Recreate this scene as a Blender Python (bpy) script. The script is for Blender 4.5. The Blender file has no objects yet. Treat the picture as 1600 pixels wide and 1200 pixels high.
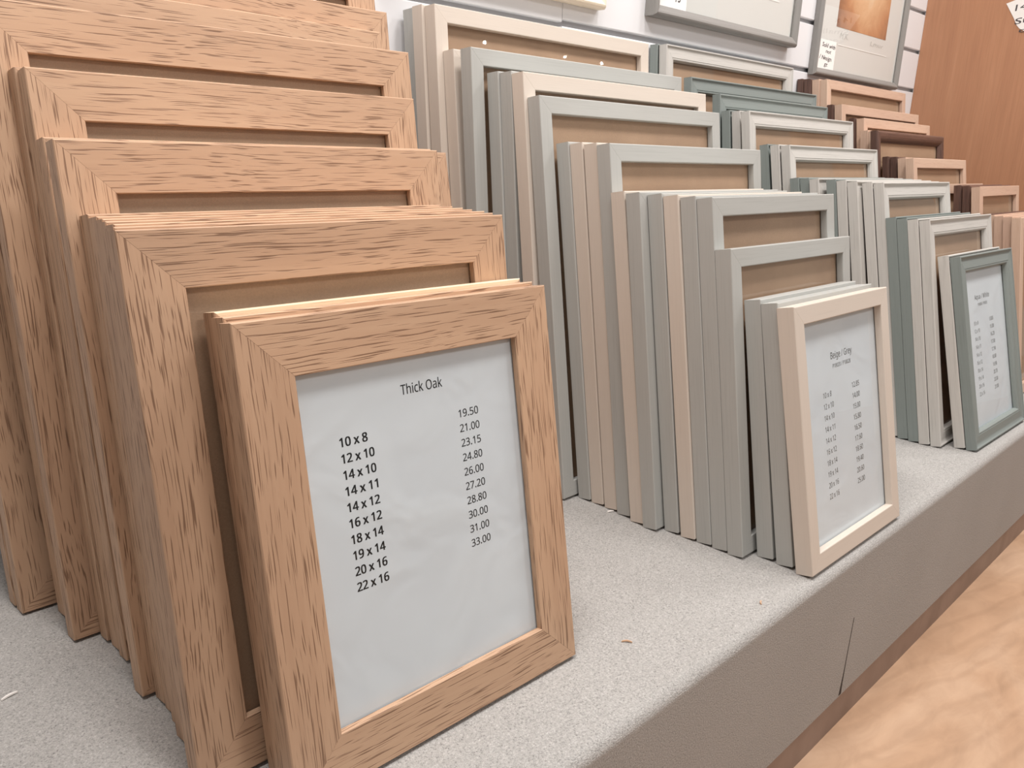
import bpy, bmesh, math, random
from mathutils import Matrix, Vector, Euler

random.seed(7)
C = bpy.context.scene.collection
SC = bpy.context.scene

# ------------------------------------------------------------------ camera, light, exposure
def camera():
    yaw, pitch, roll, h, f = 0.7976, 0.2792, 0.0382, 0.4262, 1298.4
    cy, sy, cp, sp = math.cos(yaw), math.sin(yaw), math.cos(pitch), math.sin(pitch)
    fw = Vector((sy*cp, cy*cp, -sp)); r = Vector((cy, -sy, 0)); u = r.cross(fw)
    cr, sr = math.cos(roll), math.sin(roll)
    R, U = cr*r + sr*u, -sr*r + cr*u
    cd = bpy.data.cameras.new('camera'); co = bpy.data.objects.new('camera', cd); C.objects.link(co)
    m = Matrix((R, U, -fw)).transposed().to_4x4(); m.translation = (0, 0, h)
    co.matrix_world = m
    cd.sensor_fit = 'HORIZONTAL'; cd.sensor_width = 36; cd.lens = f*36/1600
    cd.clip_start = 0.01
    SC.camera = co
camera()

w = bpy.data.worlds.new('shop_ambience'); SC.world = w; w.use_nodes = True
bg = w.node_tree.nodes['Background']; bg.inputs[0].default_value = (1.0, 0.92, 0.865, 1); bg.inputs[1].default_value = 0.285

def spot(x, y, z, p, tx, ty, tz, size=0.34):
    ld = bpy.data.lights.new('ceiling_spotlight', 'AREA'); ld.shape = 'DISK'; ld.size = size; ld.energy = p
    ld.color = (1.0, 0.955, 0.925); ld.spread = math.radians(150)
    lo = bpy.data.objects.new('ceiling_spotlight', ld); C.objects.link(lo); lo.location = (x, y, z)
    lo.rotation_euler = (Vector((tx, ty, tz)) - Vector((x, y, z))).to_track_quat('-Z', 'Y').to_euler()
for lx, ly, lp in ((0.16, .50, 11), (0.34, .06, 6), (1.02, .12, 7.5), (1.75, .12, 8.8), (2.45, .08, 7.6), (0.5, -1.3, 6.4), (2.0, -1.3, 3.2)):
    spot(lx, ly, 1.75, lp, lx + 0.15, 0.55, 0.1)

# small lamps on the far side of the shop; they glint in the picture glass
for lx, ly in ((4.085, -2.504), (4.952, -2.549), (5.405, -2.567)):
    spot(lx, ly, 1.75, 0.4, 0.9, 0.84, 0.5, 0.018)

SC.view_settings.view_transform = 'Standard'; SC.view_settings.look = 'None'
SC.view_settings.exposure = 0.0; SC.view_settings.gamma = 1.0
SC.view_settings.use_curve_mapping = False
SC.cycles.max_bounces = 8; SC.cycles.transparent_max_bounces = 16

# ------------------------------------------------------------------ materials
class NT:
    def __init__(s, name):
        s.m = bpy.data.materials.new(name); s.m.use_nodes = True; s.t = s.m.node_tree; s.n = s.t.nodes; s.l = s.t.links
        s.b = s.n['Principled BSDF']
    def node(s, typ, **k):
        n = s.n.new(typ)
        for a, v in k.items(): setattr(n, a, v)
        return n
    def link(s, a, b): s.l.new(a, b)
    def coords(s, scale, randomize=True):
        tc = s.node('ShaderNodeTexCoord'); mp = s.node('ShaderNodeMapping'); mp.inputs['Scale'].default_value = scale
        if randomize:
            oi = s.node('ShaderNodeObjectInfo'); mu = s.node('ShaderNodeMath', operation='MULTIPLY'); mu.inputs[1].default_value = 37.0
            s.link(oi.outputs['Random'], mu.inputs[0])
            ad = s.node('ShaderNodeVectorMath', operation='ADD'); s.link(tc.outputs['Object'], ad.inputs[0]); s.link(mu.outputs[0], ad.inputs[1])
            s.link(ad.outputs[0], mp.inputs['Vector'])
        else: s.link(tc.outputs['Object'], mp.inputs['Vector'])
        return mp.outputs['Vector']
    def noise(s, vec, scale, detail=3, rough=.5, dist=0):
        n = s.node('ShaderNodeTexNoise'); n.inputs['Scale'].default_value = scale; n.inputs['Detail'].default_value = detail
        n.inputs['Roughness'].default_value = rough; n.inputs['Distortion'].default_value = dist
        s.link(vec, n.inputs['Vector']); return n.outputs['Fac']
    def ramp(s, fac, stops):
        r = s.node('ShaderNodeValToRGB'); cr = r.color_ramp
        while len(cr.elements) < len(stops): cr.elements.new(.5)
        for e, (p, c) in zip(cr.elements, stops): e.position = p; e.color = (*c, 1) if len(c) == 3 else c
        s.link(fac, r.inputs[0]); return r.outputs[0]
    def mix(s, fac, a, b, mode='MIX'):
        n = s.node('ShaderNodeMix', data_type='RGBA', blend_type=mode)
        for v, i in ((fac, 0), (a, 6), (b, 7)):
            if hasattr(v, 'is_linked'): s.link(v, n.inputs[i])
            else: n.inputs[i].default_value = v if i == 0 else (*v, 1)
        return n.outputs[2]
    def bump(s, h, strength, dist=.001):
        n = s.node('ShaderNodeBump'); n.inputs['Strength'].default_value = strength; n.inputs['Distance'].default_value = dist
        s.link(h, n.inputs['Height']); s.link(n.outputs[0], s.b.inputs['Normal'])
    def done(s, col, rough=.5, spec=.4):
        if hasattr(col, 'is_linked'): s.link(col, s.b.inputs['Base Color'])
        else: s.b.inputs['Base Color'].default_value = (*col, 1)
        s.b.inputs['Roughness'].default_value = rough; s.b.inputs['Specular IOR Level'].default_value = spec
        return s.m

def wood(name, light, dark, pore, pore_amt=.75, rough=.5, sx=1.0):
    """grain runs along the object's local X"""
    t = NT(name)
    v0 = t.coords((4.0, 9.0, 9.0)); wn = t.noise(v0, 1.0, 2)
    wm = t.node('ShaderNodeMath', operation='MULTIPLY_ADD'); t.link(wn, wm.inputs[0]); wm.inputs[1].default_value = .016; wm.inputs[2].default_value = -.008
    wc = t.node('ShaderNodeCombineXYZ'); t.link(wm.outputs[0], wc.inputs[1]); t.link(wm.outputs[0], wc.inputs[2])
    def warped(sc):
        src = t.coords((1, 1, 1)); ad = t.node('ShaderNodeVectorMath', operation='ADD'); t.link(src, ad.inputs[0]); t.link(wc.outputs[0], ad.inputs[1])
        mp = t.node('ShaderNodeMapping'); mp.inputs['Scale'].default_value = sc; t.link(ad.outputs[0], mp.inputs[0]); return mp.outputs[0]
    band = t.noise(warped((5.0*sx, 110.0, 110.0)), 1.0, 4, .6, .3)
    base = t.ramp(band, [(.25, dark), (.75, light)])
    p = t.noise(warped((24.0*sx, 900.0, 900.0)), 1.0, 1, .5, .15)
    clump = t.noise(warped((9.0*sx, 120.0, 120.0)), 1.0, 2)
    ad = t.node('ShaderNodeMath', operation='MULTIPLY_ADD'); t.link(clump, ad.inputs[0]); ad.inputs[1].default_value = .08; t.link(p, ad.inputs[2])
    mx = t.node('ShaderNodeMapRange'); mx.inputs[1].default_value = .465; mx.inputs[2].default_value = .385; t.link(ad.outputs[0], mx.inputs[0])
    mu = t.node('ShaderNodeMath', operation='MULTIPLY'); t.link(mx.outputs[0], mu.inputs[0]); mu.inputs[1].default_value = pore_amt
    col = t.mix(mu.outputs[0], base, pore)
    v3 = t.coords((2.0, 14.0, 14.0)); big = t.noise(v3, 1.0, 2)
    col = t.mix(.5, col, t.ramp(big, [(.3, (.40, .40, .40)), (.7, (.60, .60, .60))]), 'OVERLAY')
    inv = t.node('ShaderNodeMath', operation='SUBTRACT'); inv.inputs[0].default_value = 1; t.link(mu.outputs[0], inv.inputs[1])
    t.bump(inv.outputs[0], .35, .0004)
    return t.done(col, rough, .35)

def paint(name, col, streak=.06, rough=.45, dark=None):
    t = NT(name)
    v = t.coords((14.0, 760.0, 760.0)); n = t.noise(v, 1.0, 3, .6)
    v2 = t.coords((6.0, 30.0, 30.0)); n2 = t.noise(v2, 1.0, 2)
    d = dark or tuple(c*(1-2.2*streak) for c in col)
    c = t.ramp(n, [(.3, d), (.46, col), (.75, tuple(min(1, x*(1+streak*.6)) for x in col))])
    c = t.mix(.15, c, t.ramp(n2, [(.3, (.44, .44, .44)), (.7, (.56, .56, .56))]), 'OVERLAY')
    t.bump(n, .15, .0004)
    return t.done(c, rough, .4)

M = {}
M['oak'] = wood('pale_oak_veneer', (.555, .365, .240), (.50, .315, .203), (.20, .11, .065), .85)
M['pale_wood'] = wood('pale_rail_wood', (.86, .72, .54), (.80, .64, .45), (.6, .42, .26), .3)
M['grey'] = paint('grey_paint', (.435, .437, .415), .035)
M['beige'] = paint('beige_paint', (.64, .565, .492), .02)
M['white'] = paint('limed_white_paint', (.55, .53, .497), .05, .5, (.45, .434, .405))
M['aqua'] = paint('aqua_paint', (.232, .262, .25), .05, .5)
M['beech'] = wood('pale_beech', (.625, .448, .345), (.56, .385, .285), (.40, .24, .16), .3)
M['walnut'] = wood('dark_walnut_stain', (.15, .083, .062), (.095, .052, .041), (.035, .02, .018), .6, .4)

def board_mat():
    t = NT('brown_hardboard'); v = t.coords((9, 9, 9)); a = t.noise(v, 1.0, 4, .6)
    b = t.noise(t.coords((900, 900, 900)), 1.0, 2)
    c = t.ramp(a, [(.25, (.41, .265, .18)), (.55, (.475, .31, .21)), (.8, (.525, .35, .24))])
    c = t.mix(.3, c, t.ramp(b, [(.3, (.40, .40, .40)), (.7, (.6, .6, .6))]), 'OVERLAY')
    return t.done(c, .6, .3)
M['board'] = board_mat()

def glass_mat():
    m = bpy.data.materials.new('picture_glass'); m.use_nodes = True; n = m.node_tree.nodes; l = m.node_tree.links
    n.remove(n['Principled BSDF']); out = n['Material Output']
    tr = n.new('ShaderNodeBsdfTransparent'); tr.inputs[0].default_value = (.97, .98, .975, 1)
    gl = n.new('ShaderNodeBsdfGlossy'); gl.inputs['Roughness'].default_value = .008
    lw = n.new('ShaderNodeFresnel'); lw.inputs[0].default_value = 1.45
    ge = n.new('ShaderNodeNewGeometry'); sb = n.new('ShaderNodeMath'); sb.operation = 'SUBTRACT'; sb.inputs[0].default_value = 1
    l.new(ge.outputs['Backfacing'], sb.inputs[1]); mu = n.new('ShaderNodeMath'); mu.operation = 'MULTIPLY'
    l.new(lw.outputs[0], mu.inputs[0]); l.new(sb.outputs[0], mu.inputs[1])
    mx = n.new('ShaderNodeMixShader'); l.new(mu.outputs[0], mx.inputs[0]); l.new(tr.outputs[0], mx.inputs[1]); l.new(gl.outputs[0], mx.inputs[2])
    l.new(mx.outputs[0], out.inputs[0]); return m
M['glass'] = glass_mat()

def paper_mat():
    t = NT('white_print_paper'); a = t.noise(t.coords((14, 14, 14)), 1.0, 2, .5, .8)
    c = t.ramp(a, [(.3, (.75, .79, .855)), (.7, (.79, .83, .89))])
    t.bump(a, .5, .004); return t.done(c, .6, .3)
M['paper'] = paper_mat()
M['note'] = NT('note_paper').done((.86, .85, .83), .7, .2)
def ink(name, c): return NT(name).done(c, .6, .2)
M['ink'] = ink('black_ink', (.02, .02, .022)); M['thin_ink'] = ink('grey_toner', (.10, .097, .095)); M['pencil'] = ink('pencil_mark', (.55, .53, .51))
M['pen'] = ink('dark_pen', (.08, .07, .075))

def carpet_mat():
    t = NT('speckled_grey_carpet')
    v = t.coords((1, 1, 1), False)
    a = t.noise(v, 620, 2, .7); b = t.noise(v, 1500, 2, .6); cc = t.noise(v, 7, 3)
    c = t.ramp(a, [(.28, (.24, .232, .222)), (.42, (.445, .43, .412)), (.58, (.51, .493, .473)), (.74, (.68, .662, .64))])
    c = t.mix(.45, c, t.ramp(b, [(.3, (.32, .32, .32)), (.7, (.68, .68, .68))]), 'OVERLAY')
    c = t.mix(.2, c, t.ramp(cc, [(.3, (.42, .42, .42)), (.7, (.58, .58, .58))]), 'OVERLAY')
    ad = t.node('ShaderNodeMath', operation='ADD'); t.link(a, ad.inputs[0]); t.link(b, ad.inputs[1])
    t.bump(ad.outputs[0], .8, .0015)
    return t.done(c, .95, .1)
M['carpet'] = carpet_mat()

def floor_mat(name, lo, mid, hi):
    t = NT(name); v = t.coords((1, 1, 1), False)
    mp = t.node('ShaderNodeMapping'); mp.inputs['Scale'].default_value = (1.3, 2.6, 1); mp.inputs['Rotation'].default_value = (0, 0, .5); t.link(v, mp.inputs[0])
    a = t.noise(mp.outputs[0], 2.4, 4, .5, 2.2)
    b = t.noise(mp.outputs[0], 11, 4, .6, 1.2)
    c = t.ramp(a, [(.25, lo), (.45, mid), (.68, hi)])
    c = t.mix(.4, c, t.ramp(b, [(.3, (.38, .37, .36)), (.7, (.6, .6, .6))]), 'OVERLAY')
    wv = t.node('ShaderNodeTexWave', wave_type='RINGS'); wv.inputs['Scale'].default_value = 3.2; wv.inputs['Distortion'].default_value = 5; wv.inputs['Detail'].default_value = 2
    t.link(mp.outputs[0], wv.inputs['Vector'])
    c = t.mix(.16, c, t.ramp(wv.outputs['Fac'], [(.0, (.3, .28, .26)), (.25, (.55, .55, .55))]), 'OVERLAY')
    return t.done(c, .42, .4)
M['floor'] = floor_mat('pale_swirled_wood_floor', (.43, .265, .165), (.48, .305, .195), (.55, .37, .25))
M['kick'] = floor_mat('worn_kick_strip', (.21, .145, .12), (.25, .18, .15), (.29, .21, .175))

def panel_mat():
    t = NT('veneered_oak_panel'); v = t.coords((1, 18, .9), False)
    a = t.noise(v, 3.0, 4, .6, .5); b = t.noise(t.coords((1, 160, 5), False), 3.0, 2)
    c = t.ramp(a, [(.3, (.42, .21, .12)), (.55, (.45, .23, .13)), (.75, (.49, .258, .15))])
    c = t.mix(.25, c, t.ramp(b, [(.3, (.4, .4, .4)), (.7, (.6, .6, .6))]), 'OVERLAY')
    return t.done(c, .45, .35)
M['panel'] = panel_mat()
M['edge'] = NT('panel_edge_banding').done((.58, .37, .22), .5, .3)
def wall_mat():
    t = NT('white_slatwall'); a = t.noise(t.coords((3, 3, 3), False), 2.0, 2)
    return t.done(t.ramp(a, [(.3, (.76, .765, .785)), (.7, (.79, .79, .805))]), .45, .4)
M['wall'] = wall_mat()
M['groove'] = NT('grey_groove_liner').done((.42, .42, .43), .5, .3)
M['dark'] = NT('dark_dirt').done((.07, .06, .055), .9, .1)
M['hanggrey'] = paint('weathered_grey_paint', (.255, .245, .232), .09, .5)
M['cream'] = paint('cream_paint', (.84, .74, .60), .04, .5)
M['mount'] = NT('off_white_mount_card').done((.76, .735, .72), .8, .2)
def print_mat():
    t = NT('warm_sunset_print'); tc = t.node('ShaderNodeTexCoord')
    mp = t.node('ShaderNodeMapping'); mp.inputs['Location'].default_value = (-.155, -.115, 0); t.link(tc.outputs['Object'], mp.inputs[0])
    mp.inputs['Scale'].default_value = (1, .78, 1)
    ln = t.node('ShaderNodeVectorMath', operation='LENGTH'); t.link(mp.outputs[0], ln.inputs[0])
    n = t.noise(t.coords((9, 9, 9), False), 2.0, 4, .6, .6)
    ad = t.node('ShaderNodeMath', operation='MULTIPLY_ADD'); t.link(n, ad.inputs[0]); ad.inputs[1].default_value = .10; t.link(ln.outputs['Value'], ad.inputs[2])
    c = t.ramp(ad.outputs[0], [(.06, (.88, .70, .52)), (.12, (.80, .50, .30)), (.175, (.60, .29, .15)), (.24, (.26, .12, .075))])
    return t.done(c, .5, .3)
M['print'] = print_mat()
M['splinter'] = NT('oak_splinter').done((.62, .40, .26), .7, .2)
M['flake'] = NT('white_flake').done((.85, .82, .78), .6, .3)

# ------------------------------------------------------------------ mesh helpers
def mesh(name, verts, faces, mat=None):
    me = bpy.data.meshes.new(name); me.from_pydata(verts, [], faces); me.update()
    bm = bmesh.new(); bm.from_mesh(me); bmesh.ops.recalc_face_normals(bm, faces=bm.faces); bm.to_mesh(me); bm.free()
    if mat: me.materials.append(mat)
    return me
def obj(name, me, parent=None, m=None, mat=None):
    o = bpy.data.objects.new(name, me); C.objects.link(o)
    if parent: o.parent = parent
    if m is not None: o.matrix_local = m
    if mat:
        if me.materials: o.material_slots[0].link = 'OBJECT'; o.material_slots[0].material = mat
        else: me.materials.append(mat)
    return o
def tag(o, label, cat, group=None, kind=None):
    o['label'] = label; o['category'] = cat
    if group: o['group'] = group
    if kind: o['kind'] = kind
    return o
def boxme(name, x0, x1, y0, y1, z0, z1, mat, bev=0.0, seg=1):
    v = [(x, y, z) for x in (x0, x1) for y in (y0, y1) for z in (z0, z1)]
    f = [(0, 1, 3, 2), (4, 6, 7, 5), (0, 4, 5, 1), (2, 3, 7, 6), (0, 2, 6, 4), (1, 5, 7, 3)]
    me = mesh(name, v, f, mat)
    if bev:
        bm = bmesh.new(); bm.from_mesh(me); bmesh.ops.bevel(bm, geom=list(bm.edges), offset=bev, segments=seg, profile=.5, affect='EDGES'); bm.to_mesh(me); bm.free()
    return me
def basis(X, Y, Z, o):
    m = Matrix((X, Y, Z)).transposed().to_4x4(); m.translation = o; return m

# moulding profiles: (y from the outer edge inwards, z from the back forwards)
def profile(style, mw, t):
    if style == 'oak':
        return [(0, .0004), (0, t-.0008), (.0008, t), (mw-.0006, t), (mw, t-.0006), (mw, t-.0055), (mw-.0045, t-.0055), (mw-.0045, 0), (.0004, 0)]
    if style in ('grey', 'beige'):
        return [(0, .0006), (0, t-.0010), (.0003, t-.0003), (.0010, t), (mw-.0010, t), (mw-.0003, t-.0003), (mw, t-.0010), (mw, t-.0085), (mw-.0052, t-.0085), (mw-.0052, 0), (.0006, 0)]
    if style in ('white', 'aqua'):
        return [(0, .0005), (0, t-.0010), (.0005, t-.0002), (.0016, t), (.0026, t-.0004), (.0029, t-.0014), (.0034, t-.0017), (.0048, t-.0024), (.0066, t-.0029), (.0085, t-.0030), (.0195, t-.0020), (.0201, t-.0030),
                (.0208, t-.0022), (.0228, t-.0024), (mw-.0008, t-.0056), (mw, t-.0085), (mw, t-.0100), (mw-.0042, t-.0100), (mw-.0042, 0), (.0005, 0)]
    if style == 'beech':
        return [(0, .0004), (0, t-.0008), (.0008, t), (mw-.0008, t), (mw, t-.0008), (mw, t-.0075), (mw-.0041, t-.0075), (mw-.0041, 0), (.0004, 0)]
    if style == 'walnut':
        mw += .004; P = [(0, .0004), (0, t-.006)]
        for k in range(1, 7):
            a = math.pi/2*k/6; P.append((.006*(1-math.cos(a)), t-.006+.006*math.sin(a)))
        P += [(.0115, t-.0003), (.0155, t-.0016), (.0190, t-.0040), (.0215, t-.0068), (mw, t-.0082), (mw, t-.0095), (mw-.0081, t-.0095), (mw-.0081, 0), (.0004, 0)]
        return P
    if style == 'slim':
        return [(0, .0005), (0, t-.006), (.003, t-.001), (.0055, t), (.0085, t-.001), (mw, t-.0065), (mw, t-.0098), (mw-.005, t-.0098), (mw-.005, 0), (.0005, 0)]
DEPTH = dict(oak=.0056, grey=.0086, beige=.0086, white=.0101, aqua=.0101, beech=.0076, walnut=.0096, slim=.0099)
_cache = {}
def rail_mesh(style, L, mw, t):
    k = (style, round(L, 4), round(mw, 4), round(t, 4))
    if k not in _cache:
        P = profile(style, mw, t); n = len(P); e = .00008
        V = [(y + e, y, z) for y, z in P] + [(L - y - e, y, z) for y, z in P]
        F = [(i, (i+1) % n, n + (i+1) % n, n + i) for i in range(n)] + [tuple(range(n-1, -1, -1)), tuple(range(n, 2*n))]
        _cache[k] = mesh(style + '_moulding', V, F, M.get(style if style != 'slim' else 'hanggrey'))
    return _cache[k]
def plate_mesh(name, w, h, z0, z1, mat):
    k = (name, round(w, 4), round(h, 4), round(z0, 5))
    if k not in _cache: _cache[k] = boxme(name, -w/2, w/2, -h/2, h/2, z0, z1, mat)
    return _cache[k]

def build_frame(style, x, y, yaw, tilt, W, H, mw, t, z=0.0, board='board', board_name='backing_board', mat=None):
    """an Empty at the frame's lower left back corner; local X along the width, Y up the frame, Z out of its face"""
    cy, sy = math.cos(yaw), math.sin(yaw); U = Vector((cy, sy, 0)); Bk = Vector((-sy, cy, 0))
    V = Vector((0, 0, math.cos(tilt))) + Bk*math.sin(tilt); N = -Bk*math.cos(tilt) + Vector((0, 0, math.sin(tilt)))
    root = bpy.data.objects.new('picture_frame', None); C.objects.link(root); root.empty_display_size = .03
    root.matrix_world = basis(U, V, N, (x, y, z))
    ex, ey, ez = Vector((1, 0, 0)), Vector((0, 1, 0)), Vector((0, 0, 1))
    parts = {}
    for nm, X, Y, o, L in (('rail', ex, ey, (0, 0, 0), W), ('stile', ey, -ex, (W, 0, 0), H), ('rail', -ex, -ey, (W, H, 0), W), ('stile', -ey, ex, (0, H, 0), H)):
        r = obj(nm, rail_mesh(style, L, mw, t), root, basis(X, Y, ez, o), mat)
        parts.setdefault(nm, []).append(r)
    m2 = mw + (.004 if style == 'walnut' else 0)
    lip = {'oak': .0045, 'grey': .0052, 'beige': .0052, 'white': .0042, 'aqua': .0042, 'beech': .0041, 'walnut': .0081, 'slim': .005}[style] - .0003
    w, h = W - 2*(m2-lip), H - 2*(m2-lip); g = t - DEPTH[style]
    ctr = Matrix.Translation((W/2, H/2, 0))
    obj('glass_pane', plate_mesh('glass', w, h, g-.0013, g, M['glass']), root, ctr)
    if board: parts['board'] = obj(board_name, plate_mesh(board_name, w, h, g-.0045, g-.0018, M[board]), root, ctr)
    return root, parts, g

# ------------------------------------------------------------------ lettering
try:    # a plain humanist sans that ships with Blender; the built-in one otherwise
    SANS = bpy.data.fonts.load(bpy.utils.system_resource('DATAFILES', path='fonts') + '/NotoSansHebrew-Regular.woff2')
except Exception:
    SANS = None
def text_geo(s, font=None):
    cu = bpy.data.curves.new('t', 'FONT'); cu.body = s
    if font: cu.font = font
    cu.size = 1; cu.size = 1; cu.resolution_u = 3
    o = bpy.data.objects.new('t', cu); C.objects.link(o)
    dg = bpy.context.evaluated_depsgraph_get(); me = bpy.data.meshes.new_from_object(o.evaluated_get(dg))
    V = [tuple(v.co) for v in me.vertices]; F = [tuple(p.vertices) for p in me.polygons]
    bpy.data.objects.remove(o); bpy.data.curves.remove(cu); bpy.data.meshes.remove(me)
    return V, F
_cap = {}
def lettering(name, items, mat, parent, z, bold=0.0, slant=0.0, wob=0.0):
    """items: (string, u, v, cap height, width or None, rotation)"""
    font = None if wob else SANS
    if font not in _cap: _cap[font] = max(v[1] for v in text_geo('H', font)[0])
    AV, AF = [], []
    for it in items:
        s, u, v, cap, wid, rot = (*it, 0)[:6]
        V, F = text_geo(s, font); k = cap/_cap[font]; x0 = min(p[0] for p in V); x1 = max(p[0] for p in V)
        kx = wid/(x1-x0) if wid else k*.86
        offs = [(0, 0)] if not bold else [(-bold, -bold*.4), (bold, -bold*.4), (-bold, bold*.4), (bold, bold*.4)]
        ca, sa = math.cos(rot), math.sin(rot)
        for j, (ox, oy) in enumerate(offs):
            b = len(AV)
            for p in V:
                xx = (p[0]-x0)*kx + ox + slant*p[1]*k; yy = p[1]*k + oy
                if wob: yy += wob*cap*math.sin(xx/cap*2.3 + u*900); xx += wob*cap*math.sin(p[1]*9 + u*500)
                AV.append((u + xx*ca - yy*sa, v + xx*sa + yy*ca, z + j*.00001))
            AF += [tuple(i + b for i in f) for f in F]
    me = bpy.data.meshes.new(name); me.from_pydata(AV, [], AF); me.materials.append(mat)
    return obj(name, me, parent)

# ------------------------------------------------------------------ the setting
YW, YE, XP = 0.9146, 0.3087, 2.446
def struct(name, me):
    o = obj(name, me); o['kind'] = 'structure'; return o
struct('floor', boxme('floor', -2.5, 4.5, -2.5, YE+.02, -.30, -.238, M['floor']))

def slat_wall():
    V, F, mi = [], [], []
    def add(x0, x1, y0, y1, z0, z1, m, b=0):
        o = len(V)
        if b:   # slat with softened long edges
            pr = [(y1, z0), (y0+b, z0), (y0+b*.3, z0+b*.3), (y0, z0+b), (y0, z1-b), (y0+b*.3, z1-b*.3), (y0+b, z1), (y1, z1)]
            n = len(pr)
            V.extend([(x0, *p) for p in pr] + [(x1, *p) for p in pr])
            F.extend([(o+i, o+(i+1) % n, o+n+(i+1) % n, o+n+i) for i in range(n)] + [tuple(o+i for i in range(n)), tuple(o+n+i for i in range(n-1, -1, -1))]); mi.extend([m]*(n+2))
        else:
            V.extend([(x, y, z) for x in (x0, x1) for y in (y0, y1) for z in (z0, z1)])
            F.extend([tuple(o+i for i in f) for f in ((0, 1, 3, 2), (4, 6, 7, 5), (0, 4, 5, 1), (2, 3, 7, 6), (0, 2, 6, 4), (1, 5, 7, 3))]); mi.extend([m]*6)
    for x0, x1, dz in ((-1.5, 1.0150, .0), (1.0162, XP+.02, .004)):
        for k in range(-7, 14):
            zc = .6045 + dz + .0965*k
            add(x0, x1, YW, YW+.016, max(zc+.0046, -.238), zc+.0965-.0046, 0, .0014)
    add(-1.5, XP+.02, YW+.009, YW+.03, -.238, 1.95, 1)
    me = bpy.data.meshes.new('slatwall'); me.from_pydata(V, [], F); me.materials.append(M['wall']); me.materials.append(M['groove'])
    for p, m in zip(me.polygons, mi): p.material_index = m
    bm = bmesh.new(); bm.from_mesh(me); bmesh.ops.recalc_face_normals(bm, faces=bm.faces); bm.to_mesh(me); bm.free()
    return me
struct('wall_back', slat_wall())
pw = struct('wall_right', boxme('end_panel', XP, XP+.02, YE-.06, YW-.0005, -.238, 1.6, M['panel']))

# carpeted plinth with a rounded nosing
def plinth():
    root = bpy.data.objects.new('display_plinth', None); C.objects.link(root); root.location = (0, YE, -.238)
    tag(root, 'long low display plinth wrapped in speckled grey carpet that all the stacks stand on', 'display plinth')
    x0, x1 = -1.5, XP-.0005; r = .011; ys, zs = [], []
    P = [(YW-.0005, -.1925), (YE, -.1925)]
    for k in range(9):
        a = math.pi/2*k/8; P.append((YE + r*(1-math.cos(a)), -r + r*math.sin(a)))
    P.append((YW-.0005, 0))
    n = len(P); V = [(x0, y-YE, z+.238) for y, z in P] + [(x1, y-YE, z+.238) for y, z in P]
    F = [(i, (i+1) % n, n+(i+1) % n, n+i) for i in range(n)] + [tuple(range(n)), tuple(range(2*n-1, n-1, -1))]
    cm = mesh('carpet_cover', V, F, M['carpet'])
    for p in cm.polygons: p.use_smooth = False
    o = obj('carpet_cover', cm, root)
    kb = obj('kick_board', boxme('kick_board', x0, x1, .0015, .02, 0, .0453, M['kick']), root); kb['label'] = 'worn brown kick board'
    # dark seam where two carpet pieces meet on the riser
    pts = [(.9022, .150), (.9012, .125), (.9000, .100), (.8992, .078), (.8980, .062), (.8975, .0475)]; wd = [.0002, .0004, .0005, .0008, .0016, .0030]
    V = []; 
    for (x, z), q in zip(pts, wd): V += [(x-q, -.0004, z), (x+q, -.0004, z), (x+q, .0006, z), (x-q, .0006, z)]
    F = []
    for i in range(len(pts)-1):
        a = 4*i; F += [(a+j, a+(j+1) % 4, a+4+(j+1) % 4, a+4+j) for j in range(4)]
    F += [(0, 1, 2, 3), (len(V)-4, len(V)-3, len(V)-2, len(V)-1)]
    s = obj('carpet_seam', mesh('carpet_seam', V, F, M['dark']), o); s['label'] = 'dark ragged carpet seam'
plinth()

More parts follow.
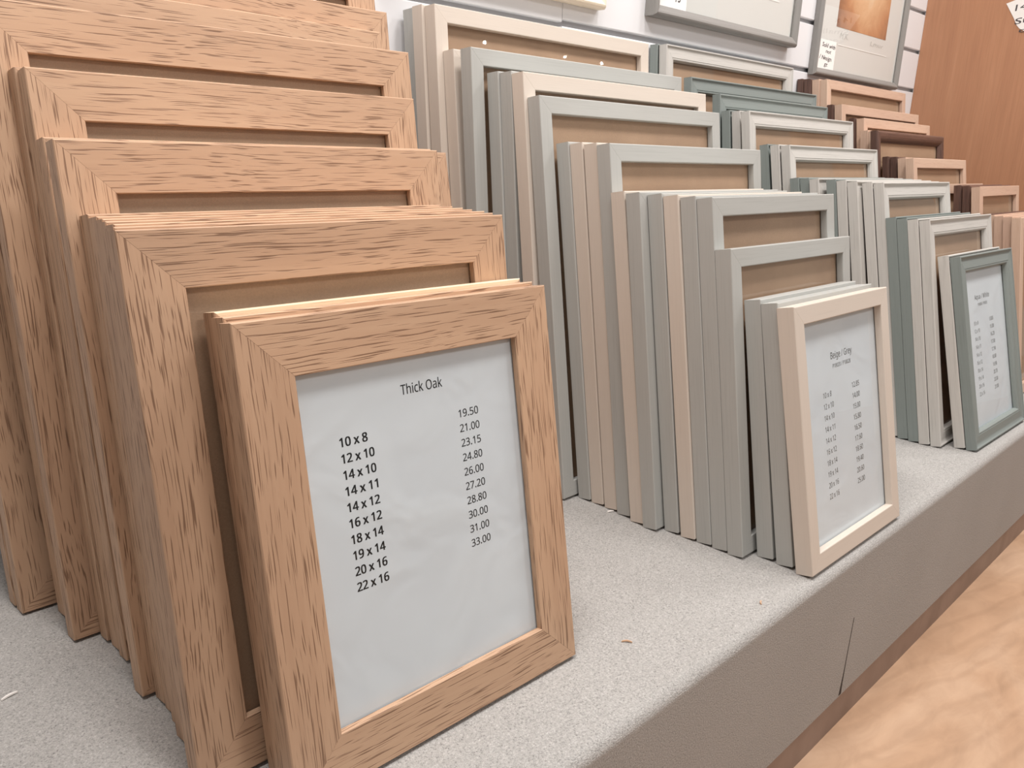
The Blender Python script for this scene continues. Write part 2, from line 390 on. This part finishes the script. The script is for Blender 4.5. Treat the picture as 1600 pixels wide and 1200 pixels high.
# ------------------------------------------------------------------ frames (style|label), one row per frame from the front of a stack to its back
# (key, x, y, yaw, tilt, width, height, 'finish|label')
STACKS = {
  'oak': [
    ('O1', 0.2270, 0.4170, -0.0226, 0.1846, 0.2698, 0.3206, 'oak|thick oak frame at the very front holding the Thick Oak price sheet'),
    ('', 0.2312, 0.4347, -0.0222, 0.1843, 0.2698, 0.3206, 'oak|small oak frame pressed directly behind the oak frame with the price sheet'),
    ('O1c', 0.2346, 0.4525, -0.0220, 0.1842, 0.2698, 0.3206, 'oak|small oak frame with pale top edge, second behind the oak price sheet frame'),
    ('', 0.1889, 0.4757, -0.0140, 0.1695, 0.3206, 0.3714, 'oak|empty oak frame at the front of the seven-frame bundle behind the small oak frames'),
    ('', 0.1948, 0.4934, -0.0138, 0.1695, 0.3206, 0.3714, 'oak|oak frame second from the front in the tight seven-frame oak bundle'),
    ('', 0.2014, 0.5112, -0.0137, 0.1695, 0.3206, 0.3714, 'oak|oak frame third from the front in the tight seven-frame oak bundle'),
    ('', 0.2028, 0.5290, -0.0137, 0.1694, 0.3206, 0.3714, 'oak|oak frame in the exact middle of the tight seven-frame oak bundle'),
    ('', 0.2073, 0.5468, -0.0138, 0.1693, 0.3206, 0.3714, 'oak|oak frame third from the back in the tight seven-frame oak bundle'),
    ('', 0.2100, 0.5647, -0.0140, 0.1693, 0.3206, 0.3714, 'oak|oak frame second from the back in the tight seven-frame oak bundle'),
    ('', 0.2101, 0.5825, -0.0141, 0.1694, 0.3206, 0.3714, 'oak|oak frame at the back of the tight seven-frame oak bundle'),
    ('', 0.2013, 0.6013, -0.0169, 0.1695, 0.3460, 0.4222, 'oak|empty oak frame with brown backing rising right behind the seven-frame oak bundle'),
    ('', 0.2408, 0.6186, -0.0168, 0.2065, 0.3460, 0.4222, 'oak|nearly hidden oak frame, only its pale right corner poking out beside the grey stack'),
    ('', 0.2105, 0.6566, -0.0167, 0.1605, 0.3714, 0.4222, 'oak|oak frame showing only a thin top edge above the empty frame behind the seven-frame bundle'),
    ('', 0.2115, 0.6767, -0.0060, 0.1551, 0.3714, 0.4730, 'oak|empty oak frame with clear mitre, directly below the oak frame with the highest backing strip'),
    ('', 0.2095, 0.6963, -0.0061, 0.1514, 0.3714, 0.4730, 'oak|oak frame hidden behind the clearly mitred one, only its left top corner showing'),
    ('', 0.1889, 0.7152, -0.0026, 0.1493, 0.4222, 0.5238, 'oak|large empty oak frame with the highest brown backing strip of the oak stack'),
    ('', 0.1957, 0.7616, 0.0160, 0.1518, 0.4222, 0.5492, 'oak|large oak frame showing only a narrow top strip above the highest oak backing strip'),
    ('', 0.1697, 0.7901, 0.0018, 0.1431, 0.4730, 0.5746, 'oak|large oak frame with plain top rail and corner beside the white wall gap'),
    ('', 0.1687, 0.8085, 0.0005, 0.1468, 0.4730, 0.6254, 'oak|tallest oak frame at the back of its stack, cut off by the photo'),
  ],
  'grey': [
    ('G1', 0.7857, 0.3351, -0.0067, 0.2141, 0.2323, 0.2831, 'beige|small beige frame at the front of its stack holding the Beige Grey price sheet'),
    ('', 0.7899, 0.3598, -0.0067, 0.1973, 0.2323, 0.2831, 'grey|small grey frame directly behind the beige price sheet frame'),
    ('', 0.7908, 0.3832, -0.0064, 0.1849, 0.2323, 0.2831, 'grey|small grey frame second behind the beige price sheet frame, leaning on a taller grey frame'),
    ('', 0.7696, 0.4079, -0.0062, 0.1676, 0.2831, 0.3339, 'grey|empty grey frame just behind the small frames of the beige price sheet'),
    ('', 0.7699, 0.4277, -0.0061, 0.1674, 0.2831, 0.3847, 'grey|empty grey frame with dark mitre line, front of the six equal-height beige and grey frames'),
    ('', 0.7693, 0.4476, -0.0031, 0.1674, 0.2831, 0.3847, 'grey|grey frame edge-on directly behind the grey frame with the dark mitre line'),
    ('', 0.7670, 0.4674, -0.0015, 0.1688, 0.2831, 0.3847, 'beige|beige frame edge-on between grey ones, nearer the front in the row of six equal-height frames'),
    ('', 0.7663, 0.4892, -0.0018, 0.1647, 0.2831, 0.3847, 'grey|grey frame edge-on directly behind the nearer beige edge in the row of six equal-height frames'),
    ('', 0.7536, 0.5113, -0.0032, 0.1599, 0.3085, 0.3847, 'grey|grey frame jutting out left, its front stile and bottom corner showing among edge-on frames'),
    ('', 0.7557, 0.5312, -0.0035, 0.1664, 0.3085, 0.3847, 'beige|beige frame edge-on at the back of the row of six equal-height frames'),
    ('', 0.7603, 0.5549, -0.0056, 0.1583, 0.3339, 0.4355, 'grey|empty grey frame with brown backing right behind the row of six equal-height frames'),
    ('', 0.7626, 0.5761, -0.0045, 0.1573, 0.3339, 0.4355, 'beige|beige frame edge-on touching the back of the grey frame above the six-frame row'),
    ('', 0.7625, 0.5970, -0.0077, 0.1590, 0.3339, 0.4355, 'beige|beige frame edge-on, second beige behind the grey frame above the six-frame row'),
    ('', 0.7609, 0.6169, -0.0080, 0.1590, 0.3339, 0.4355, 'grey|grey frame edge-on behind two beige edges, with a dark gap on its left'),
    ('', 0.7380, 0.6399, -0.0082, 0.1523, 0.3847, 0.4863, 'grey|empty tall grey frame with wide brown backing in front of a tall beige frame'),
    ('', 0.7334, 0.6687, -0.0083, 0.1340, 0.3847, 0.5117, 'beige|tall beige frame with only a thin sliver of dark backing visible under its top rail'),
    ('', 0.7337, 0.7033, -0.0075, 0.1049, 0.3847, 0.5117, 'grey|tall grey frame edge-on directly behind the beige frame with the thin backing sliver'),
    ('', 0.7312, 0.7231, -0.0075, 0.1047, 0.3847, 0.5117, 'grey|tall grey frame edge-on, dark gap on its left, second behind the thin-slivered beige frame'),
    ('', 0.7073, 0.7495, -0.0075, 0.0919, 0.4355, 0.5371, 'grey|big grey frame with long pale top rail in front of the biggest beige frame'),
    ('', 0.7087, 0.7728, -0.0028, 0.1094, 0.4355, 0.5371, 'beige|big beige frame showing a short left edge behind the big pale grey frame'),
    ('', 0.6991, 0.7992, 0.0007, 0.0969, 0.4355, 0.5879, 'beige|big empty beige frame with wide brown backing and light glints, tallest face in its stack'),
    ('', 0.6954, 0.8257, 0.0007, 0.0852, 0.4355, 0.5879, 'beige|big beige frame edge-on directly behind the big empty beige frame'),
    ('', 0.7064, 0.8559, -0.0006, 0.0885, 0.4355, 0.5879, 'grey|big grey frame edge-on at the very back of the beige and grey stack'),
  ],
  'aqua': [
    ('A1', 1.3593, 0.3427, -0.0173, 0.2514, 0.2459, 0.2967, 'aqua|small dark aqua frame at the front of its stack holding the Aqua White price sheet'),
    ('', 1.3569, 0.3593, -0.0107, 0.2507, 0.2459, 0.2967, 'white|small white frame directly behind the dark aqua price sheet frame'),
    ('', 1.3342, 0.3867, -0.0001, 0.2132, 0.2967, 0.3475, 'white|empty white frame with brown backing right behind the small aqua and white frames'),
    ('', 1.3311, 0.4031, 0.0007, 0.2125, 0.2967, 0.3475, 'white|white frame edge-on directly behind the lowest empty white frame'),
    ('', 1.3315, 0.4195, 0.0012, 0.2121, 0.2967, 0.3475, 'aqua|dark aqua frame edge-on, front one of the dark pair behind two white edges'),
    ('', 1.3319, 0.4360, 0.0014, 0.2117, 0.2967, 0.3475, 'aqua|dark aqua frame edge-on, rear one of the dark pair behind two white edges'),
    ('', 1.3331, 0.4524, 0.0014, 0.2115, 0.2967, 0.3983, 'white|empty white frame with visible mitre, front of the eight equal-height white and aqua frames'),
    ('', 1.3298, 0.4689, 0.0015, 0.2115, 0.2967, 0.3983, 'white|white frame edge-on just behind the mitred white frame, with a black gap on its left'),
    ('', 1.3125, 0.4892, 0.0014, 0.2017, 0.3221, 0.3983, 'white|white frame edge-on just left of the black gap in the row of eight equal-height frames'),
    ('', 1.3112, 0.5112, 0.0007, 0.1883, 0.3221, 0.3983, 'white|white frame edge-on, second left of the black gap in the row of eight equal-height frames'),
    ('', 1.3117, 0.5304, -0.0003, 0.1822, 0.3221, 0.3983, 'aqua|single dark aqua frame edge-on standing between white frames in the row of eight'),
    ('', 1.2994, 0.5515, -0.0019, 0.1856, 0.3475, 0.3983, 'white|white frame showing edge and narrow front stile behind the single dark aqua edge'),
    ('', 1.3040, 0.5678, -0.0020, 0.1904, 0.3475, 0.3983, 'aqua|dark aqua frame edge-on, right one of the pair behind the row of eight'),
    ('', 1.3027, 0.5846, -0.0032, 0.1904, 0.3475, 0.3983, 'aqua|dark aqua frame edge-on, left one of the pair behind the row of eight'),
    ('', 1.3115, 0.6035, -0.0074, 0.1876, 0.3475, 0.4491, 'white|empty white frame one step above the row of eight white and aqua frames'),
    ('', 1.3107, 0.6224, -0.0037, 0.1866, 0.3475, 0.4491, 'white|white frame edge-on behind the empty white frame above the row of eight'),
    ('', 1.3128, 0.6439, -0.0038, 0.1847, 0.3475, 0.4491, 'aqua|dark aqua frame edge-on behind two white frames, one step above the row of eight'),
    ('', 1.2944, 0.6782, -0.0075, 0.1582, 0.3983, 0.4999, 'white|empty white frame just below the two pale aqua top rails'),
    ('', 1.3030, 0.7053, -0.0055, 0.1493, 0.3983, 0.4999, 'white|white frame edge-on directly behind the white frame below the pale aqua rails'),
    ('', 1.2993, 0.7282, -0.0077, 0.1377, 0.3983, 0.4999, 'aqua|dark aqua frame edge-on behind two white edges, just below the pale aqua rails'),
    ('', 1.2999, 0.7585, -0.0137, 0.1144, 0.3983, 0.5253, 'aqua|aqua frame showing its scooped top rail, lower of the two long aqua rails'),
    ('', 1.2676, 0.8003, -0.0196, 0.1045, 0.4491, 0.5507, 'aqua|aqua frame showing its scooped top rail, upper of the two long aqua rails'),
    ('', 1.2436, 0.8429, -0.0037, 0.0884, 0.4491, 0.6015, 'white|large empty white frame, highest face of the white and aqua stack'),
    ('', 1.2399, 0.8662, -0.0013, 0.0766, 0.4491, 0.6015, 'aqua|large aqua frame edge-on at the very back of the white and aqua stack'),
  ],
  'nat': [
    ('', 1.7673, 0.3918, 0.0004, 0.1653, 0.2842, 0.3350, 'beech|pale beech frame at the right photo edge beside the aqua price sheet frame'),
    ('', 1.7751, 0.4084, 0.0005, 0.1652, 0.2842, 0.3350, 'beech|pale beech frame edge-on, second from the front of the far right stack'),
    ('', 1.7803, 0.4250, 0.0009, 0.1651, 0.2842, 0.3350, 'beech|pale beech frame edge-on, third from the front of the far right stack'),
    ('', 1.7856, 0.4417, 0.0024, 0.1649, 0.2842, 0.3350, 'beech|pale beech frame edge-on, touching the low dark walnut frame in the far right stack'),
    ('', 1.7899, 0.4583, 0.0067, 0.1648, 0.2842, 0.3350, 'walnut|low walnut frame with only its thin dark top edge showing across the far right stack'),
    ('', 1.8141, 0.4754, 0.0183, 0.1646, 0.2842, 0.3858, 'beech|empty beech frame with short brown backing just above the low walnut top edge'),
    ('', 1.8205, 0.5017, 0.0144, 0.1425, 0.2842, 0.3858, 'walnut|walnut frame edge-on directly behind the lowest empty beech frame'),
    ('', 1.8226, 0.5197, 0.0126, 0.1402, 0.2842, 0.3858, 'walnut|walnut frame edge-on, second behind the lowest empty beech frame'),
    ('', 1.7959, 0.5501, 0.0110, 0.1512, 0.2842, 0.3858, 'beech|beech frame with its pale top edge showing behind two walnut edges'),
    ('', 1.7591, 0.5711, 0.0210, 0.1854, 0.3350, 0.4366, 'beech|empty beech frame in front of the rounded walnut frame with brown backing'),
    ('', 1.7769, 0.5960, 0.0048, 0.1791, 0.3350, 0.4366, 'beech|beech frame edge-on directly behind the empty beech frame below the rounded walnut frame'),
    ('', 1.7860, 0.6253, 0.0010, 0.1531, 0.3350, 0.4366, 'walnut|walnut frame edge-on with light line on its left, behind two beech edges'),
    ('', 1.7863, 0.6421, 0.0003, 0.1530, 0.3350, 0.4366, 'walnut|walnut frame edge-on in the shade of the rounded walnut frame, with light front edge line'),
    ('', 1.7678, 0.6588, 0.0002, 0.1529, 0.3858, 0.4874, 'walnut|rounded dark walnut frame with its dark top rail and brown backing in full view'),
    ('', 1.7976, 0.6753, 0.0002, 0.1529, 0.3858, 0.4874, 'beech|beech frame edge-on directly behind the rounded walnut frame'),
    ('', 1.7961, 0.6919, 0.0005, 0.1528, 0.3858, 0.4874, 'beech|beech frame edge-on, second behind the rounded walnut frame'),
    ('', 1.8165, 0.7085, 0.0012, 0.1528, 0.3858, 0.5128, 'beech|bright beech frame whose pale top rail runs right above the rounded walnut frame'),
    ('', 1.8169, 0.7300, 0.0012, 0.1432, 0.3858, 0.5128, 'walnut|walnut frame with dark rounded corner behind the bright beech top rail'),
    ('', 1.7844, 0.7469, 0.0004, 0.1432, 0.4366, 0.5382, 'beech|beech frame with plain top rail one step below the tallest empty beech frame'),
    ('', 1.7845, 0.7662, 0.0004, 0.1380, 0.4366, 0.5382, 'walnut|walnut frame with rounded corner one step below the tallest empty beech frame'),
    ('', 1.7854, 0.7827, 0.0004, 0.1380, 0.4366, 0.5890, 'beech|tallest empty beech frame standing under the sunset picture'),
    ('', 1.7835, 0.8022, 0.0005, 0.1330, 0.4366, 0.5890, 'beech|tall beech frame edge-on directly behind the tallest empty beech frame'),
    ('', 1.7805, 0.8331, 0.0006, 0.1086, 0.4366, 0.5890, 'walnut|tall walnut frame edge-on, front one of the dark pair beneath the sunset picture corner'),
    ('', 1.7823, 0.8568, 0.0007, 0.0963, 0.4366, 0.5890, 'walnut|tall walnut frame edge-on, rear one of the dark pair beneath the sunset picture corner'),
  ],
}

STK = dict(oak=(.0381, .0173, 'thick oak frames in the left stack'), grey=(.0199, .0193, 'beige and grey frames in the second stack'),
           aqua=(.0255, .0158, 'aqua and white frames in the third stack'), nat=(.0193, .0161, 'beech and walnut frames in the far stack'))
FR = {}
for st, rows in STACKS.items():
    mw, t, group = STK[st]
    for key, x, y, yaw, tilt, W, H, fl in rows:
        fin, label = fl.split('|')
        sheet = key in ('O1', 'G1', 'A1')
        root, parts, g = build_frame(fin, x, y, yaw, tilt, W, H, mw, t)
        tag(root, label, 'picture frame', group)
        if key: FR[key] = (root, parts, g, W, H, mw)
        if sheet:
            lip = .004; pl = obj('price_sheet', boxme('price_sheet', mw-lip, W-mw+lip, mw-lip, H-mw+lip, g-.00178, g-.0015, M['paper']), root)
            pl['label'] = 'white printed price sheet'
            FR[key] = (root, parts, g, W, H, mw, pl)
r = FR['O1c'][1]['rail'][1]; r.material_slots[0].link = 'OBJECT'; r.material_slots[0].material = M['pale_wood']; r['label'] = 'pale wood rail'  # upper rail coloured paler than the rest of this oak frame

SIZES = ['10 x 8', '12 x 10', '14 x 10', '14 x 11', '14 x 12', '16 x 12', '18 x 14', '19 x 14', '20 x 16', '22 x 16']
def price_sheet(key, title, sub, uL, uR, v0, pitch, capL, capR, wL, wR, prices, tt, bold, inkm):
    root, parts, g, W, H, mw, pl = FR[key]; z = g - .00144
    lettering('printed_title', [title] if not sub else [title, sub], M['ink'] if key == 'O1' else inkm, pl, z, tt)
    lettering('printed_sizes', [(s, uL, v0 - pitch*i, capL, wL*(1 if len(s) == 7 else .84)) for i, s in enumerate(SIZES)], inkm, pl, z, bold)
    lettering('printed_prices', [(s, uR, v0 - pitch*i, capR, wR) for i, s in enumerate(prices)], inkm, pl, z, .00008)
price_sheet('O1', ('Thick Oak', .1220, .2552, .0071, .0375), None, .0679, .1724, .2289, .01136, .0062, .0058, .0262, .0194,
            ['19.50', '21.00', '23.15', '24.80', '26.00', '27.20', '28.80', '30.00', '31.00', '33.00'], .00006, .00026, M['ink'])
price_sheet('G1', ('Beige / Grey', .0945, .2162, .0074, .0535), ('P18020 / P18028', .0984, .2058, .0045, .0450), .0709, .1433, .1762, .01256, .0060, .0060, .0238, .0190,
            ['12.85', '14.00', '15.00', '15.80', '16.50', '17.60', '18.60', '19.40', '20.60', '25.00'], .00004, .00003, M['thin_ink'])
price_sheet('A1', ('Aqua / White', .0802, .2245, .0076, .0700), ('P18030 / P18035', .0939, .2138, .0045, .0440), .0690, .1420, .1850, .01255, .0060, .0060, .0238, .0190,
            ['13.85', '15.00', '16.20', '17.00', '17.90', '18.80', '19.90', '20.70', '22.00', '27.00'], .00004, .00003, M['thin_ink'])

# ------------------------------------------------------------------ pictures hanging on the slatwall
def mitre_picture(x0, z0, W, H, mw, t, mat, label, glass=True):
    root, parts, g = build_frame('slim', x0, YW-.0006, 0, 0, W, H, mw, t, z0, board='mount', board_name='mount_card', mat=mat)
    tag(root, label, 'hanging picture'); root.name = 'hanging_picture'
    return root, parts, g
# large pale picture with a handwritten tag
root, parts, g = mitre_picture(1.221, .6435, .503, .60, .018, .0227, M['hanggrey'], 'large grey framed picture with wide pale mount hanging above the white frames')
n = obj('price_tag', boxme('price_tag', .0185, .100, .0185, .10, g+.0002, g+.0006, M['note']), root); n['label'] = 'white handwritten tag'
lettering('handwriting', [('15', .066, .0290, .016, None, .1)], M['pen'], n, g+.0007, .0002, .2, .03)
obj('mount_bevel', boxme('mount_bevel', .335, .425, .076, .079, g-.0017, g-.0012, M['note']), root)
# sunset print
root, parts, g = mitre_picture(1.826, .6000, .470, .70, .016, .0175, M['hanggrey'], 'grey framed sunset print in a white mount with a handwritten note')
pr = obj('art_print', boxme('art_print', 0, .275, 0, .40, 0, .0006, M['print']), root, Matrix.Translation((.0975, .1085, g-.0020)))
obj('mount_bevel', boxme('mount_bevel', .115, .391, .0715, .0735, g-.0017, g-.0012, M['note']), root)
lettering('signature', [('M.K.', .120, .086, .012, .045, .02), ('Lmur', .288, .0875, .010, .075, 0)], M['pencil'], root, g-.0015, 0, .3, .06)
n = obj('handwritten_note', boxme('handwritten_note', .0162, .104, .0162, .076, g+.0002, g+.0006, M['note']), root); n['label'] = 'white handwritten sticker'
lettering('handwriting', [('Sold with', .036, .0615, .0085, .064, -.03), ('not', .056, .0495, .0075, .026, -.03), ('/ Nesign', .028, .0360, .0085, .060, -.04), ('gt', .056, .0225, .008, .016, -.03)], M['pen'], n, g+.0007, .0003, .25, .05)
# cream picture, only its lower edge in view
root, parts, g = mitre_picture(.655, .636, .443, .5, .018, .020, M['cream'], 'cream framed picture at the top photo edge, only its lower rail visible')

# ------------------------------------------------------------------ paper note on the end panel
def note():
    pts = [(.7235, .8095), (.60, .853), (.56, .83), (.55, .735), (.58, .722), (.655, .7395), (.672, .7435), (.684, .750), (.6905, .7570), (.7015, .7760)]
    n = len(pts); V = [(XP-.0012, y, z) for y, z in pts] + [(XP-.0006, y, z) for y, z in pts]
    F = [tuple(range(n)), tuple(range(2*n-1, n-1, -1))] + [(i, (i+1) % n, n+(i+1) % n, n+i) for i in range(n)]
    root = obj('paper_note', mesh('paper_note', V, F, M['note'])); tag(root, 'torn white handwritten note stuck on the orange wood panel', 'note')
    o = lettering('handwriting', [('14 x', 0, 0, .014, .05, .12), ('Small', .004, -.030, .013, .075, .12), ('cost', .017, -.050, .010, .055, .12)], M['pen'], root, 0, .0003, .15, .05)
    o.matrix_local = basis(Vector((0, -1, 0)), Vector((0, 0, 1)), Vector((-1, 0, 0)), (XP-.0013, .7005, .7905))
note()

# ------------------------------------------------------------------ bits on the carpet
def bit(name, x, y, L, wd, rot, mat, label, cat, bend=.12, group=None):
    V, F = [], []
    for i in range(6):
        s = i/5; q = wd*(.25 + math.sin(math.pi*(.12 + .76*s))*.75)
        cx = (s-.5)*L; cyy = bend*L*math.sin(math.pi*s); z = .0006 + .0006*math.sin(s*3)
        V += [(cx, cyy-q, z), (cx, cyy+q, z), (cx, cyy+q*.8, z+.0012), (cx, cyy-q*.8, z+.0012)]
    for i in range(5):
        a = 4*i; F += [(a+j, a+(j+1) % 4, a+4+(j+1) % 4, a+4+j) for j in range(4)]
    F += [(3, 2, 1, 0), (20, 21, 22, 23)]
    o = obj(name, mesh(name, V, F, mat)); o.location = (x, y, -.0003); o.rotation_euler = (0, 0, rot)
    return tag(o, label, cat, group)
bit('wood_splinter', .548, .378, .0095, .0007, -.9, M['splinter'], 'curved brown wood splinter on the carpet right of the oak price sheet frame', 'splinter', group='splinters on the carpet')
bit('wood_splinter', .703, .330, .0065, .0008, .5, M['splinter'], 'short brown wood splinter near the plinth edge left of the beige price sheet frame', 'splinter', group='splinters on the carpet')
bit('wood_splinter', .1275, .657, .0125, .0011, .25, M['flake'], 'pale wood sliver on the carpet at the left photo edge', 'splinter', .04, group='splinters on the carpet')
bit('paint_flake', .7578, .5628, .0085, .0014, -.45, M['flake'], 'white flake lying at the foot of the beige edge-on frames', 'flake', .02)
